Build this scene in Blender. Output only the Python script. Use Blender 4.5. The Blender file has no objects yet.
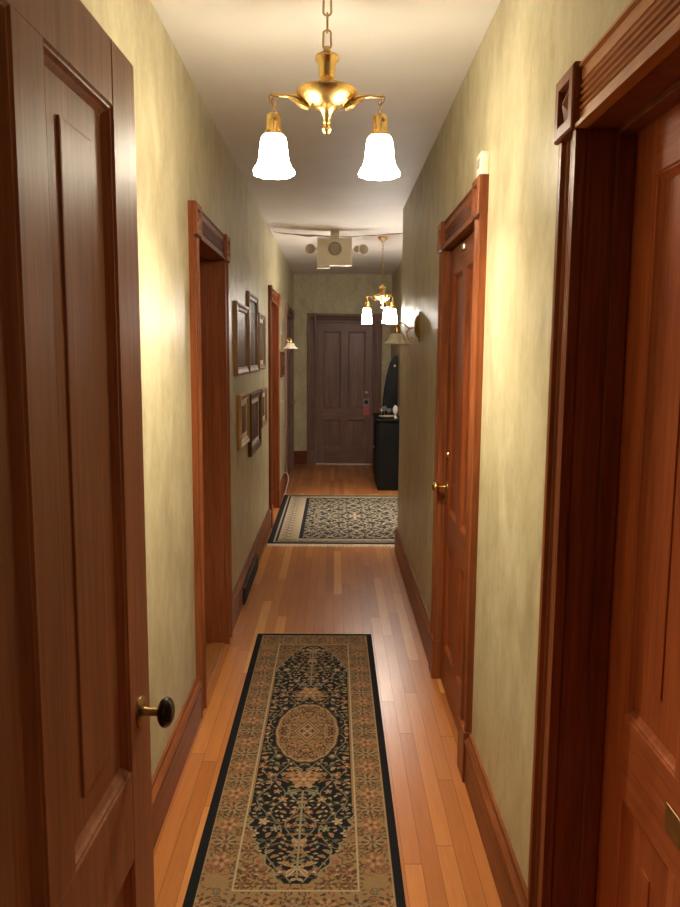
import bpy, bmesh, math, random
import numpy as np
from mathutils import Vector, Matrix
random.seed(7)
C = bpy.context.scene.collection
sc = bpy.context.scene
PI = math.pi

# ------------------------------------------------------------------ camera
F = 770.0; EYE = 1.6
def _n(v): return v/np.linalg.norm(v)
d1 = _n(np.array([335.2-340, 354-453.5, F]))
vx = -45.0; vy = (F*F-vx*4.8)/99.5
d2 = np.array([vx, vy, F]); d2 = _n(d2-d1*(d1@d2))
dx = np.cross(d2, d1)
if dx[0] < 0: dx = -dx
cam_d = bpy.data.cameras.new('camera'); cam = bpy.data.objects.new('camera', cam_d); C.objects.link(cam)
cam_d.sensor_fit = 'VERTICAL'; cam_d.sensor_height = 24.0; cam_d.lens = F/907*24.0
cam_d.clip_start = 0.02; cam_d.clip_end = 60
cols = [Vector((dx[i], d1[i], -d2[i])) for i in range(3)]       # right, down, forward in world axes
R = Matrix((cols[0], -cols[1], -cols[2])).transposed()
cam.matrix_world = Matrix.Translation((0, 0, EYE)) @ R.to_4x4()
sc.camera = cam

# ------------------------------------------------------------------ world, exposure
w = bpy.data.worlds.new('world'); sc.world = w; w.use_nodes = True
w.node_tree.nodes['Background'].inputs[0].default_value = (0.9, 0.75, 0.55, 1)
w.node_tree.nodes['Background'].inputs[1].default_value = 0.02
sc.view_settings.view_transform = 'Standard'; sc.view_settings.look = 'None'
sc.view_settings.gamma = 1; sc.view_settings.use_curve_mapping = False
sc.view_settings.exposure = 1.2
NEAR_COL = (1.0, 0.88, 0.66); NEAR_E = 32.0; NEAR_BULB = 24.0
FAR_COL = (1.0, 0.92, 0.82);  FAR_E = 52.0;  FAR_BULB = 34.0
FILL_COL = (1.0, 0.80, 0.55); FILL_E = 3.5; FILL_BULB = 0.8  # added fill lamp, unseen behind the camera

# ------------------------------------------------------------------ dimensions
XL, XR = -0.60, 0.52          # hallway side walls
YF = 11.15                    # end wall
ZC = 2.72                     # ceiling
YB = -2.6                     # wall behind the camera
YC = 6.17                     # where the right wall stops and the hall opens out
XA, YA = 0.80, 8.75           # alcove wall at the far right
XO = 1.95                     # side of the opened-out hall

# ------------------------------------------------------------------ materials
def nt(name):
    m = bpy.data.materials.new(name); m.use_nodes = True
    t = m.node_tree; b = t.nodes['Principled BSDF']
    return m, t, b
def N(t, typ, **kw):
    n = t.nodes.new(typ)
    for k, v in kw.items(): setattr(n, k, v)
    return n
def ramp(t, stops):
    r = N(t, 'ShaderNodeValToRGB'); e = r.color_ramp.elements
    e[0].position, e[0].color = stops[0][0], (*stops[0][1], 1)
    e[1].position, e[1].color = stops[-1][0], (*stops[-1][1], 1)
    for p, c in stops[1:-1]:
        x = e.new(p); x.color = (*c, 1)
    return r
def noise(t, vec, scale, detail=4, rough=0.55, dist=0.0):
    n = N(t, 'ShaderNodeTexNoise'); n.inputs['Scale'].default_value = scale
    n.inputs['Detail'].default_value = detail; n.inputs['Roughness'].default_value = rough
    n.inputs['Distortion'].default_value = dist
    t.links.new(vec, n.inputs['Vector']); return n
def mapping(t, scale, src='Object'):
    tc = N(t, 'ShaderNodeTexCoord'); mp = N(t, 'ShaderNodeMapping')
    mp.inputs['Scale'].default_value = scale
    t.links.new(tc.outputs[src], mp.inputs['Vector']); return mp.outputs['Vector']
def math_n(t, op, a, b=None, c=None):
    n = N(t, 'ShaderNodeMath', operation=op)
    for i, x in enumerate((a, b, c)):
        if x is None: continue
        if isinstance(x, (int, float)): n.inputs[i].default_value = x
        else: t.links.new(x, n.inputs[i])
    return n.outputs[0]
def mixc(t, fac, a, b, blend='MIX'):
    n = N(t, 'ShaderNodeMix', data_type='RGBA', blend_type=blend)
    for s, x in ((n.inputs[0], fac), (n.inputs[6], a), (n.inputs[7], b)):
        if isinstance(x, (int, float)): s.default_value = x
        elif isinstance(x, tuple): s.default_value = (*x, 1)
        else: t.links.new(x, s)
    return n.outputs[2]
def bump(t, b, h, strength, dist=0.002):
    n = N(t, 'ShaderNodeBump'); n.inputs['Strength'].default_value = strength
    n.inputs['Distance'].default_value = dist
    t.links.new(h, n.inputs['Height']); t.links.new(n.outputs[0], b.inputs['Normal'])

def wood(name, dark, mid, light, axis='Z', rough=0.40, coat=0.03, spec=0.2):
    m, t, b = nt(name)
    s = {'Z': (1, 1, 0.045), 'Y': (1, 0.045, 1), 'X': (0.045, 1, 1)}[axis]
    v = mapping(t, s)
    n1 = noise(t, v, 30, 6, 0.6, 0.6); n2 = noise(t, v, 160, 3, 0.6)
    big = noise(t, mapping(t, (1, 1, 1) if axis != 'Z' else (1, 1, 0.4)), 3.0, 3)
    a = math_n(t, 'MULTIPLY_ADD', n2.outputs[0], 0.35, math_n(t, 'MULTIPLY', n1.outputs[0], 0.65))
    a = math_n(t, 'MULTIPLY_ADD', math_n(t, 'SUBTRACT', big.outputs[0], 0.5), 0.35, a)
    r = ramp(t, [(0.32, dark), (0.5, mid), (0.68, light)]); t.links.new(a, r.inputs[0])
    t.links.new(r.outputs[0], b.inputs['Base Color'])
    b.inputs['Roughness'].default_value = rough
    b.inputs['Specular IOR Level'].default_value = spec
    b.inputs['Coat Weight'].default_value = coat; b.inputs['Coat Roughness'].default_value = 0.22
    bump(t, b, n2.outputs[0], 0.12, 0.0008)
    return m
M = {}
M['trim_z'] = wood('mahogany_trim_upright', (0.14, 0.036, 0.013), (0.235, 0.067, 0.022), (0.33, 0.105, 0.036))
M['trim_y'] = wood('mahogany_trim_along_hall', (0.12, 0.033, 0.012), (0.21, 0.063, 0.021), (0.30, 0.098, 0.033), 'Y')
M['trim_x'] = wood('mahogany_trim_across_hall', (0.11, 0.028, 0.009), (0.18, 0.05, 0.018), (0.26, 0.08, 0.026), 'X')
M['door_red'] = wood('red_mahogany_door', (0.14, 0.030, 0.009), (0.23, 0.054, 0.015), (0.31, 0.082, 0.022))
M['door_red_y'] = wood('red_mahogany_door_rail', (0.14, 0.030, 0.009), (0.23, 0.056, 0.016), (0.31, 0.085, 0.022), 'Y')
M['door_brown'] = wood('brown_stained_door', (0.28, 0.105, 0.052), (0.40, 0.160, 0.082), (0.50, 0.21, 0.11), rough=0.42)
M['door_near'] = wood('lit_red_mahogany_door', (0.30, 0.070, 0.024), (0.46, 0.118, 0.040), (0.58, 0.17, 0.058))  # red mahogany brightened, lamplight on the near door put into colour
M['door_near_y'] = wood('lit_red_mahogany_rail', (0.30, 0.070, 0.024), (0.46, 0.122, 0.042), (0.58, 0.175, 0.06), 'Y')
M['trim_orange_y'] = wood('lit_mahogany_header', (0.34, 0.13, 0.04), (0.50, 0.20, 0.062), (0.62, 0.27, 0.09), 'Y')  # trim wood raised: lamplight on the nearest header is in the colour
M['door_dark'] = wood('dark_brown_door', (0.17, 0.095, 0.075), (0.24, 0.140, 0.113), (0.32, 0.19, 0.155))  # brown raised so the end door's sheen sits in the colour
M['door_dark_x'] = wood('dark_brown_door_rail', (0.17, 0.095, 0.072), (0.24, 0.138, 0.106), (0.32, 0.185, 0.145), 'X')
M['frame_brown'] = wood('walnut_frame', (0.20, 0.105, 0.055), (0.32, 0.18, 0.10), (0.44, 0.26, 0.15), rough=0.4)
M['frame_gold'] = wood('honey_wood_frame', (0.30, 0.15, 0.05), (0.42, 0.23, 0.08), (0.55, 0.33, 0.13), rough=0.35)
M['frame_dark'] = wood('dark_walnut_frame', (0.06, 0.025, 0.012), (0.11, 0.045, 0.022), (0.16, 0.07, 0.035), rough=0.35)

def plaster(name, c0, c1, c2, rough=0.40):
    m, t, b = nt(name)
    v = mapping(t, (1, 1, 0.55)); v2 = mapping(t, (1, 1, 0.8))
    a = noise(t, v, 9, 5, 0.62, 0.4); c = noise(t, v2, 38, 4, 0.6); d = noise(t, v2, 2.2, 2)
    x = math_n(t, 'MULTIPLY_ADD', a.outputs[0], 0.6, math_n(t, 'MULTIPLY', c.outputs[0], 0.25))
    x = math_n(t, 'MULTIPLY_ADD', d.outputs[0], 0.15, x)
    r = ramp(t, [(0.36, c0), (0.5, c1), (0.63, c2)]); t.links.new(x, r.inputs[0])
    t.links.new(r.outputs[0], b.inputs['Base Color'])
    rr = math_n(t, 'MULTIPLY_ADD', c.outputs[0], 0.16, rough-0.08)
    t.links.new(rr, b.inputs['Roughness']); b.inputs['Specular IOR Level'].default_value = 0.22
    bump(t, b, x, 0.25, 0.003)
    return m
M['wall'] = plaster('sponged_olive_gold_wall', (0.40, 0.345, 0.20), (0.51, 0.450, 0.28), (0.60, 0.54, 0.36))
M['wall_dark'] = plaster('sponged_slate_wall', (0.12, 0.125, 0.10), (0.16, 0.165, 0.135), (0.20, 0.20, 0.165))
m, t, b = nt('painted_ceiling'); M['ceiling'] = m
n_ = noise(t, mapping(t, (1, 1, 1)), 3, 4); r_ = ramp(t, [(0.3, (0.74, 0.70, 0.66)), (0.7, (0.80, 0.76, 0.72))])
t.links.new(n_.outputs[0], r_.inputs[0]); t.links.new(r_.outputs[0], b.inputs['Base Color']); b.inputs['Roughness'].default_value = 0.6

# strip floor: narrow boards running along the hall
m, t, b = nt('strip_hardwood_floor'); M['floor'] = m
tc = N(t, 'ShaderNodeTexCoord'); sp = N(t, 'ShaderNodeSeparateXYZ'); t.links.new(tc.outputs['Object'], sp.inputs[0])
xs = math_n(t, 'DIVIDE', sp.outputs[0], 0.057); row = math_n(t, 'FLOOR', xs); fx = math_n(t, 'FRACT', xs)
wn = N(t, 'ShaderNodeTexWhiteNoise', noise_dimensions='1D'); t.links.new(row, wn.inputs['W'])
ys = math_n(t, 'MULTIPLY_ADD', wn.outputs['Value'], 9.7, math_n(t, 'DIVIDE', sp.outputs[1], 1.15))
seg = math_n(t, 'FLOOR', ys); fy = math_n(t, 'FRACT', ys)
cb = N(t, 'ShaderNodeCombineXYZ'); t.links.new(row, cb.inputs[0]); t.links.new(seg, cb.inputs[1])
wn2 = N(t, 'ShaderNodeTexWhiteNoise', noise_dimensions='2D'); t.links.new(cb.outputs[0], wn2.inputs['Vector'])
cb2 = N(t, 'ShaderNodeCombineXYZ')
t.links.new(math_n(t, 'MULTIPLY_ADD', wn2.outputs['Value'], 37.0, sp.outputs[0]), cb2.inputs[0])
t.links.new(math_n(t, 'MULTIPLY', sp.outputs[1], 0.05), cb2.inputs[1])
g = noise(t, cb2.outputs[0], 90, 5, 0.6, 0.5)
rr = ramp(t, [(0.0, (0.40, 0.135, 0.034)), (0.35, (0.47, 0.170, 0.046)), (0.8, (0.56, 0.220, 0.062)), (1.0, (0.70, 0.34, 0.11))])
t.links.new(wn2.outputs['Value'], rr.inputs[0])
gr = ramp(t, [(0.25, (0.80, 0.74, 0.68)), (0.6, (1.0, 1.0, 1.0))]); t.links.new(g.outputs[0], gr.inputs[0])
col = mixc(t, 0.8, rr.outputs[0], gr.outputs[0], 'MULTIPLY')
ex = math_n(t, 'MINIMUM', fx, math_n(t, 'SUBTRACT', 1.0, fx)); ey = math_n(t, 'MINIMUM', fy, math_n(t, 'SUBTRACT', 1.0, fy))
ln = math_n(t, 'MAXIMUM', math_n(t, 'LESS_THAN', ex, 0.016), math_n(t, 'LESS_THAN', ey, 0.0016))
col = mixc(t, math_n(t, 'MULTIPLY', ln, 0.7), col, (0.07, 0.025, 0.01))
t.links.new(col, b.inputs['Base Color'])
wear = noise(t, tc.outputs['Object'], 5, 6, 0.65)
t.links.new(math_n(t, 'MULTIPLY_ADD', wear.outputs[0], 0.16, 0.24), b.inputs['Roughness'])
b.inputs['Coat Weight'].default_value = 0.1; b.inputs['Coat Roughness'].default_value = 0.2
bump(t, b, math_n(t, 'MULTIPLY_ADD', g.outputs[0], 0.10, math_n(t, 'MULTIPLY', ln, -0.6)), 0.2, 0.0015)

def metal(name, c, rough, noise_s=0):
    m, t, b = nt(name); b.inputs['Metallic'].default_value = 1.0
    n1 = noise(t, mapping(t, (1, 1, 1)), 60, 3)
    r = ramp(t, [(0.3, tuple(x*0.8 for x in c)), (0.7, c)]); t.links.new(n1.outputs[0], r.inputs[0])
    t.links.new(r.outputs[0], b.inputs['Base Color'])
    t.links.new(math_n(t, 'MULTIPLY_ADD', n1.outputs[0], 0.12, rough-0.05), b.inputs['Roughness'])
    return m
M['brass'] = metal('polished_brass', (0.86, 0.60, 0.24), 0.24)
M['brass_old'] = metal('aged_brass', (0.50, 0.33, 0.15), 0.38)
M['steel'] = metal('brushed_nickel', (0.62, 0.60, 0.56), 0.3)
def plain(name, c, rough=0.5, var=0.12, scale=40, **kw):
    m, t, b = nt(name)
    n1 = noise(t, mapping(t, (1, 1, 1)), scale, 3)
    r = ramp(t, [(0.3, tuple(x*(1-var) for x in c)), (0.7, tuple(min(1, x*(1+var)) for x in c))])
    t.links.new(n1.outputs[0], r.inputs[0]); t.links.new(r.outputs[0], b.inputs['Base Color'])
    b.inputs['Roughness'].default_value = rough
    for k, v in kw.items(): b.inputs[k.replace('_', ' ')].default_value = v
    return m
M['black_china'] = plain('black_porcelain', (0.012, 0.010, 0.010), 0.08)
M['white_plastic'] = plain('cream_plastic', (0.75, 0.68, 0.54), 0.45, 0.04)
M['white_box'] = plain('white_plastic', (0.78, 0.74, 0.64), 0.45, 0.04)
M['lens'] = plain('clear_grey_lens', (0.42, 0.38, 0.32), 0.25, 0.15, 120)
M['lens_round'] = plain('smoked_round_lens', (0.34, 0.29, 0.24), 0.4, 0.08, 90)
M['vent'] = plain('black_iron_register', (0.02, 0.018, 0.016), 0.5)
M['black_paint'] = plain('black_painted_wood', (0.006, 0.007, 0.008), 0.55, Specular_IOR_Level=0.25)
M['white_cord'] = plain('white_cord', (0.75, 0.70, 0.60), 0.5, 0.05)
M['mat'] = plain('cream_mat_board', (0.55, 0.47, 0.34), 0.7, 0.05)
M['pink_card'] = plain('pink_card', (0.55, 0.13, 0.12), 0.6, 0.05)
M['grey_card'] = plain('grey_card', (0.33, 0.29, 0.27), 0.6, 0.05)
M['dark_hole'] = plain('black_card', (0.02, 0.02, 0.02), 0.6, 0.05)
M['tray_gold'] = plain('gilt_tray', (0.60, 0.42, 0.26), 0.3, 0.1)
M['ceramic'] = plain('white_ceramic', (0.65, 0.62, 0.58), 0.2, 0.05)
M['seam_shade'] = plain('shaded_seam_plaster', (0.10, 0.075, 0.055), 0.8, 0.3)
M['threshold'] = wood('worn_threshold', (0.22, 0.08, 0.025), (0.30, 0.12, 0.035), (0.40, 0.17, 0.05), 'Y')

m, t, b = nt('clear_drinking_glass'); M['glass'] = m
b.inputs['Base Color'].default_value = (0.9, 0.92, 0.92, 1); b.inputs['Transmission Weight'].default_value = 0.9; b.inputs['Roughness'].default_value = 0.05
m, t, b = nt('mirror_silver'); M['mirror'] = m
b.inputs['Base Color'].default_value = (0.25, 0.28, 0.29, 1); b.inputs['Metallic'].default_value = 1; b.inputs['Roughness'].default_value = 0.12
m, t, b = nt('frosted_ruffled_glass'); M['frost'] = m
b.inputs['Base Color'].default_value = (1.0, 0.93, 0.78, 1); b.inputs['Roughness'].default_value = 0.3
b.inputs['Transmission Weight'].default_value = 0.1
def lit(name, col, e):
    m = bpy.data.materials.new(name); m.use_nodes = True; t = m.node_tree
    t.nodes.remove(t.nodes['Principled BSDF']); em = N(t, 'ShaderNodeEmission')
    em.inputs[0].default_value = (*col, 1); em.inputs[1].default_value = e
    t.links.new(em.outputs[0], t.nodes['Material Output'].inputs[0]); return m
M['lit_near'] = lit('lit_shade_near', NEAR_COL, NEAR_E)
M['lit_far'] = lit('lit_shade_far', FAR_COL, FAR_E)
M['fill_back'] = lit('fill_shade_behind', FILL_COL, FILL_E)

def print_mat(name, stops, scale=(4, 4, 4)):
    m, t, b = nt(name)
    v = mapping(t, scale); n1 = noise(t, v, 3, 6, 0.6, 0.3)
    tc = N(t, 'ShaderNodeTexCoord'); s = N(t, 'ShaderNodeSeparateXYZ'); t.links.new(tc.outputs['Generated'], s.inputs[0])
    x = math_n(t, 'MULTIPLY_ADD', n1.outputs[0], 0.5, math_n(t, 'SUBTRACT', s.outputs[2], 0.25))
    r = ramp(t, stops); t.links.new(x, r.inputs[0]); t.links.new(r.outputs[0], b.inputs['Base Color'])
    b.inputs['Roughness'].default_value = 0.25; b.inputs['Coat Weight'].default_value = 1.0; b.inputs['Coat Roughness'].default_value = 0.04
    return m
PR = [print_mat('print_grey_lake', [(0.0, (0.16, 0.14, 0.13)), (0.3, (0.34, 0.31, 0.28)), (0.75, (0.42, 0.39, 0.35)), (0.8, (0.20, 0.21, 0.22)), (1, (0.26, 0.27, 0.29))]),
      print_mat('print_pale_house', [(0.0, (0.22, 0.20, 0.17)), (0.35, (0.52, 0.49, 0.44)), (0.65, (0.42, 0.40, 0.36)), (0.9, (0.20, 0.20, 0.20)), (1, (0.26, 0.26, 0.26))]),
      print_mat('print_tan_field', [(0.0, (0.12, 0.09, 0.06)), (0.3, (0.24, 0.20, 0.13)), (0.8, (0.30, 0.26, 0.18)), (0.9, (0.14, 0.12, 0.10)), (1, (0.20, 0.18, 0.14))]),
      print_mat('print_brown_portrait', [(0.0, (0.08, 0.06, 0.045)), (0.35, (0.05, 0.038, 0.035)), (0.5, (0.14, 0.10, 0.08)), (0.7, (0.08, 0.075, 0.06)), (1, (0.16, 0.14, 0.11))]),
      print_mat('print_dark_portrait', [(0.0, (0.05, 0.03, 0.02)), (0.35, (0.10, 0.07, 0.05)), (0.6, (0.18, 0.16, 0.13)), (0.8, (0.10, 0.09, 0.08)), (1, (0.14, 0.12, 0.10))]),
      print_mat('print_small_sepia', [(0.0, (0.10, 0.05, 0.02)), (0.4, (0.24, 0.15, 0.08)), (0.7, (0.30, 0.22, 0.13)), (1, (0.20, 0.14, 0.08))])]

# ------------------------------------------------------------------ mesh helpers
class MB:
    def __init__(s, f=None): s.bm = bmesh.new(); s.f = f or (lambda a, b, c: (a, b, c))
    def v(s, *p): return s.bm.verts.new(s.f(*p))
    def box(s, a0, a1, b0, b1, c0, c1):
        q = [s.v(a, b, c) for a in (a0, a1) for b in (b0, b1) for c in (c0, c1)]
        for i in ((0, 1, 3, 2), (4, 6, 7, 5), (0, 4, 5, 1), (2, 3, 7, 6), (0, 2, 6, 4), (1, 5, 7, 3)):
            s.bm.faces.new([q[k] for k in i])
        return s
    def sweep(s, prof, fn, t0, t1, closed=True, n=1):
        """profile (a, b) swept straight; fn(a, b, t) gives the three builder coordinates"""
        rings = [[s.v(*fn(a, b, t0+(t1-t0)*k/n)) for a, b in prof] for k in range(n+1)]
        L = len(prof)
        for r0, r1 in zip(rings, rings[1:]):
            for i in range(L if closed else L-1):
                s.bm.faces.new([r0[i], r0[(i+1) % L], r1[(i+1) % L], r1[i]])
        if closed:
            s.bm.faces.new(rings[0]); s.bm.faces.new(list(reversed(rings[-1])))
        return s
    def rings(s, rs, cap0=False, cap1=True, close_ring=True):
        V = [[s.v(*p) for p in r] for r in rs]; L = len(V[0])
        for r0, r1 in zip(V, V[1:]):
            for i in range(L if close_ring else L-1):
                s.bm.faces.new([r0[i], r0[(i+1) % L], r1[(i+1) % L], r1[i]])
        if cap0: s.bm.faces.new(V[0])
        if cap1: s.bm.faces.new(list(reversed(V[-1])))
        return s
    def lathe(s, prof, o, ax=(0, 0, 1), seg=32, rfun=None, cap0=True, cap1=True):
        ax = Vector(ax).normalized(); u = ax.orthogonal().normalized(); w_ = ax.cross(u); o = Vector(o)
        rs = []
        for j, (r, h) in enumerate(prof):
            ring = []
            for k in range(seg):
                a = 2*PI*k/seg; rr = max(r, 1e-5)*(rfun(j, a) if rfun else 1)
                ring.append(tuple(o+ax*h+(u*math.cos(a)+w_*math.sin(a))*rr))
            rs.append(ring)
        return s.rings(rs, cap0, cap1)
    def tube(s, pts, r, closed=False, seg=8, rads=None):
        pts = [Vector(p) for p in pts]; n = len(pts); rs = []
        up = None
        for i, p in enumerate(pts):
            a = pts[(i-1) % n] if (closed or i) else p; b = pts[(i+1) % n] if (closed or i < n-1) else p
            d = (b-a).normalized()
            if up is None: up = d.orthogonal().normalized()
            up = (up-d*up.dot(d)).normalized(); sd = d.cross(up)
            rr = rads[i] if rads else r
            rs.append([tuple(p+(up*math.cos(2*PI*k/seg)+sd*math.sin(2*PI*k/seg))*rr) for k in range(seg)])
        if closed:
            rs.append(rs[0]); 
            V = [[s.v(*p) for p in r_] for r_ in rs[:-1]]; V.append(V[0])
            # best twist match for the closing ring
            last = [v.co.copy() for v in V[-2]]; first = [v.co.copy() for v in V[0]]
            off = min(range(seg), key=lambda o_: sum((last[k]-first[(k+o_) % seg]).length for k in range(seg)))
            for r0, r1 in zip(V[:-2], V[1:-1]):
                for i in range(seg): s.bm.faces.new([r0[i], r0[(i+1) % seg], r1[(i+1) % seg], r1[i]])
            r0, r1 = V[-2], [V[0][(k+off) % seg] for k in range(seg)]
            for i in range(seg): s.bm.faces.new([r0[i], r0[(i+1) % seg], r1[(i+1) % seg], r1[i]])
            return s
        return s.rings(rs, True, True)
    def build(s, name, mat, parent=None, smooth=False, bevel=0.0, solid=0.0, origin=None, auto=False):
        bm = s.bm
        bmesh.ops.recalc_face_normals(bm, faces=bm.faces[:])
        org = Vector(origin) if origin is not None else (parent_origin(parent) if parent else Vector((0, 0, 0)))
        for v in bm.verts: v.co -= org
        me = bpy.data.meshes.new(name); bm.to_mesh(me); bm.free()
        me.materials.append(mat)
        if smooth or auto:
            for p in me.polygons: p.use_smooth = True
        if auto:
            try: me.set_sharp_from_angle(angle=math.radians(38))
            except Exception: pass
        o = bpy.data.objects.new(name, me); C.objects.link(o)
        if parent: o.parent = parent
        else: o.location = org
        if solid:
            md = o.modifiers.new('solid', 'SOLIDIFY'); md.thickness = solid; md.offset = 0
        if bevel:
            md = o.modifiers.new('bevel', 'BEVEL'); md.width = bevel; md.segments = 2; md.limit_method = 'ANGLE'
        return o
def parent_origin(p):
    o = Vector((0, 0, 0))
    while p: o += Vector(p.location); p = p.parent
    return o
def tag(o, label, cat, group=None, kind=None):
    o['label'] = label; o['category'] = cat
    if group: o['group'] = group
    if kind: o['kind'] = kind
    return o
def empty(name, loc, label, cat, group=None, kind=None):
    o = bpy.data.objects.new(name, None); C.objects.link(o); o.location = loc; o.empty_display_size = 0.05
    return tag(o, label, cat, group, kind)
def S(name, mb, mat, label, cat, origin=(0, 0, 0), **kw):
    return tag(mb.build(name, mat, None, origin=origin, **kw), label, cat, None, 'structure')

left_f = lambda s, p, z: (XL+p, s, z)
right_f = lambda s, p, z: (XR-p, s, z)
far_f = lambda s, p, z: (s, YF-p, z)

# ------------------------------------------------------------------ doorways (opening s0..s1 along the wall, head height)
CW = 0.125; HEAD = 2.08; JT = 0.02
L1 = (3.345, 4.105); L2 = (7.085, 7.905); L3 = (9.32, 10.67)
R1 = (0.855, 1.665); R2 = (2.845, 3.655)
FD = (-0.275, 0.545)

# ------------------------------------------------------------------ shell
TH = 0.16
def wall_outline(y0, y1, doors, head=HEAD):
    pts = [(y0, 0)]
    for a, b_ in doors:
        pts += [(a-JT, 0), (a-JT, head+JT), (b_+JT, head+JT), (b_+JT, 0)]
    pts += [(y1, 0), (y1, ZC), (y0, ZC)]
    return pts
MB().box(-0.76, 2.1, YB-0.1, YF+0.1, -0.1, 0.0) and None
S('floor', MB().box(-0.95, 2.1, YB-0.12, YF+0.12, -0.12, 0.0), M['floor'], 'honey brown narrow strip hardwood floor of the hallway', 'floor')
# ceiling: slab with a shallow sagging seam
mb = MB()
S('ceiling', MB().box(-0.95, 2.1, YB-0.12, YF+0.12, ZC, ZC+0.1), M['ceiling'], 'cream painted ceiling running down the hallway', 'ceiling')
mb = MB(left_f); mb.sweep(wall_outline(YB, YF, [L1, L2, L3]), lambda a, b, t: (a, t, b), 0, -TH)
S('wall_left', mb, M['wall'], 'olive gold sponged left wall with framed pictures', 'wall')
mb = MB(right_f); mb.sweep(wall_outline(YB, YC, [R1, R2]), lambda a, b, t: (a, t, b), 0, -TH)
S('wall_right', mb, M['wall'], 'olive gold sponged right wall with wall lamp', 'wall')
mb = MB(far_f); mb.sweep([(XL-TH, 0), (FD[0]-JT, 0), (FD[0]-JT, 2.045+JT), (FD[1]+JT, 2.045+JT), (FD[1]+JT, 0), (XO+0.1, 0), (XO+0.1, ZC), (XL-TH, ZC)], lambda a, b, t: (a, t, b), 0, -0.11)
S('wall_end', mb, M['wall'], 'grey olive end wall around the dark closed door', 'wall')
S('wall_alcove', MB().box(XA, XO+0.1, YA, YF, 0, ZC), M['wall'], 'shadowed wall at far right behind the black cabinet', 'wall')
S('wall_side', MB().box(XO, XO+0.1, YC-0.1, YA, 0, ZC), M['wall'], 'side wall of the opened-out hall beyond right corner', 'wall')
S('wall_return', MB().box(XR+TH, XO, YC-0.1, YC, 0, ZC), M['wall'], 'return wall behind the right hallway wall corner', 'wall')
S('wall_back', MB().box(XL-TH, XR+TH, YB-0.1, YB, 0, ZC), M['wall'], 'wall behind the photographer', 'wall')
# wall stub that carries the hinges of the open door
S('wall_stub', MB().box(XL, -0.385, 0.34, 0.47, 0, ZC), M['wall'], 'narrow wall stub at the hinge side of the open brown door', 'wall')

# ceiling seam: low ragged plaster ridge, its shadow put into the dark brown
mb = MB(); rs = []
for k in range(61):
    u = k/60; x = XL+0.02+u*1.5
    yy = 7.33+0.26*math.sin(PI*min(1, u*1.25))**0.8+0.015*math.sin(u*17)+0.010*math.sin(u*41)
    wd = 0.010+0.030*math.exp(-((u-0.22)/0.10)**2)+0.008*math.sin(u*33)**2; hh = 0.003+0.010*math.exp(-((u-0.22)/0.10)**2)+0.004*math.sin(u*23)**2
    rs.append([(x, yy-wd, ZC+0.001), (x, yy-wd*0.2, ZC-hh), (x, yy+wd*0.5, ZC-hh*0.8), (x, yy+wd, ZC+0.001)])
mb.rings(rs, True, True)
S('trim_7', mb, M['seam_shade'], 'ragged plaster seam with its shadow coloured dark across the ceiling beyond the emergency light', 'ceiling seam')

# ------------------------------------------------------------------ baseboards
BP = [(0, 0), (0.022, 0), (0.022, 0.135), (0.016, 0.142), (0.016, 0.150), (0.026, 0.156), (0.026, 0.170), (0.012, 0.184), (0.010, 0.195), (0, 0.195)]
def baseboard(n, f, runs, label, mat=None, h=1.0):
    mb = MB(f)
    for a, b_ in runs: mb.sweep([(p, z*h) for p, z in BP], lambda p, z, t: (t, p, z), a, b_)
    return S('baseboard_'+n, mb, mat or M['trim_y'], label, 'baseboard')
baseboard('left', left_f, [(0.48, L1[0]-CW)], 'reddish wood baseboard on the left between open door and first doorway')
baseboard('left_middle', left_f, [(L1[1]+CW, L2[0]-CW)], 'brown baseboard under the framed pictures on the left')
baseboard('left_far', left_f, [(L2[1]+CW, L3[0]-CW)], 'short dark baseboard between the two far left doorways')
baseboard('right', right_f, [(R1[1]+CW, R2[0]-CW)], 'reddish wood baseboard on the right between the two near doors')
baseboard('right_middle', right_f, [(R2[1]+CW, YC)], 'dark baseboard on the right beyond the second door')
baseboard('end', far_f, [(XL, FD[0]-CW)], 'dark baseboard of the end wall beside the closed door', M['trim_x'])
baseboard('end_right', far_f, [(FD[1]+CW, XA)], 'dark baseboard right of the end door', M['trim_x'])
baseboard('corner', lambda s, p, z: (s, YC+p, z), [(XR, XO)], 'baseboard around the corner behind the right wall', M['trim_x'])
baseboard('alcove', lambda s, p, z: (XA-p, s, z), [(YA, YF)], 'baseboard along the alcove wall beside the black cabinet')

# ------------------------------------------------------------------ door casings
CP = [(0, 0), (0, 0.024), (0.012, 0.026), (0.022, 0.024), (0.027, 0.015), (0.040, 0.013), (0.046, 0.018), (0.052, 0.013), (0.073, 0.013), (0.079, 0.018),
      (0.085, 0.013), (0.098, 0.015), (0.103, 0.024), (0.113, 0.026), (0.125, 0.024), (0.125, 0)]
def header_profile(z0, h):
    k = h/0.125
    P = [(0, 0), (0.028, 0), (0.028, 0.008), (0.018, 0.012), (0.018, 0.032)]
    for i in range(4):
        zz = 0.034+i*0.014
        P += [(0.010, zz), (0.018, zz+0.003), (0.021, zz+0.0065), (0.018, zz+0.010), (0.011, zz+0.013)]
    P += [(0.018, 0.092), (0.018, 0.116), (0.026, 0.119), (0.026, 0.125), (0, 0.125)]
    return [(p, z0+z*k) for p, z in P]
def corner_block(f, s0, z0, w_, parent, mat):
    mb = MB(f); P = 0.036; h = w_
    def sq(i, p): return [(s0+i, p, z0+i), (s0+w_-i, p, z0+i), (s0+w_-i, p, z0+h-i), (s0+i, p, z0+h-i)]
    c = w_/2
    mb.rings([sq(0, 0), sq(0, P-0.004), sq(0.004, P), sq(0.026, P), sq(0.030, P-0.014), sq(0.034, P-0.014), sq(c-0.001, P+0.002)], True, True)
    return mb.build('corner_block', mat, parent)
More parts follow.
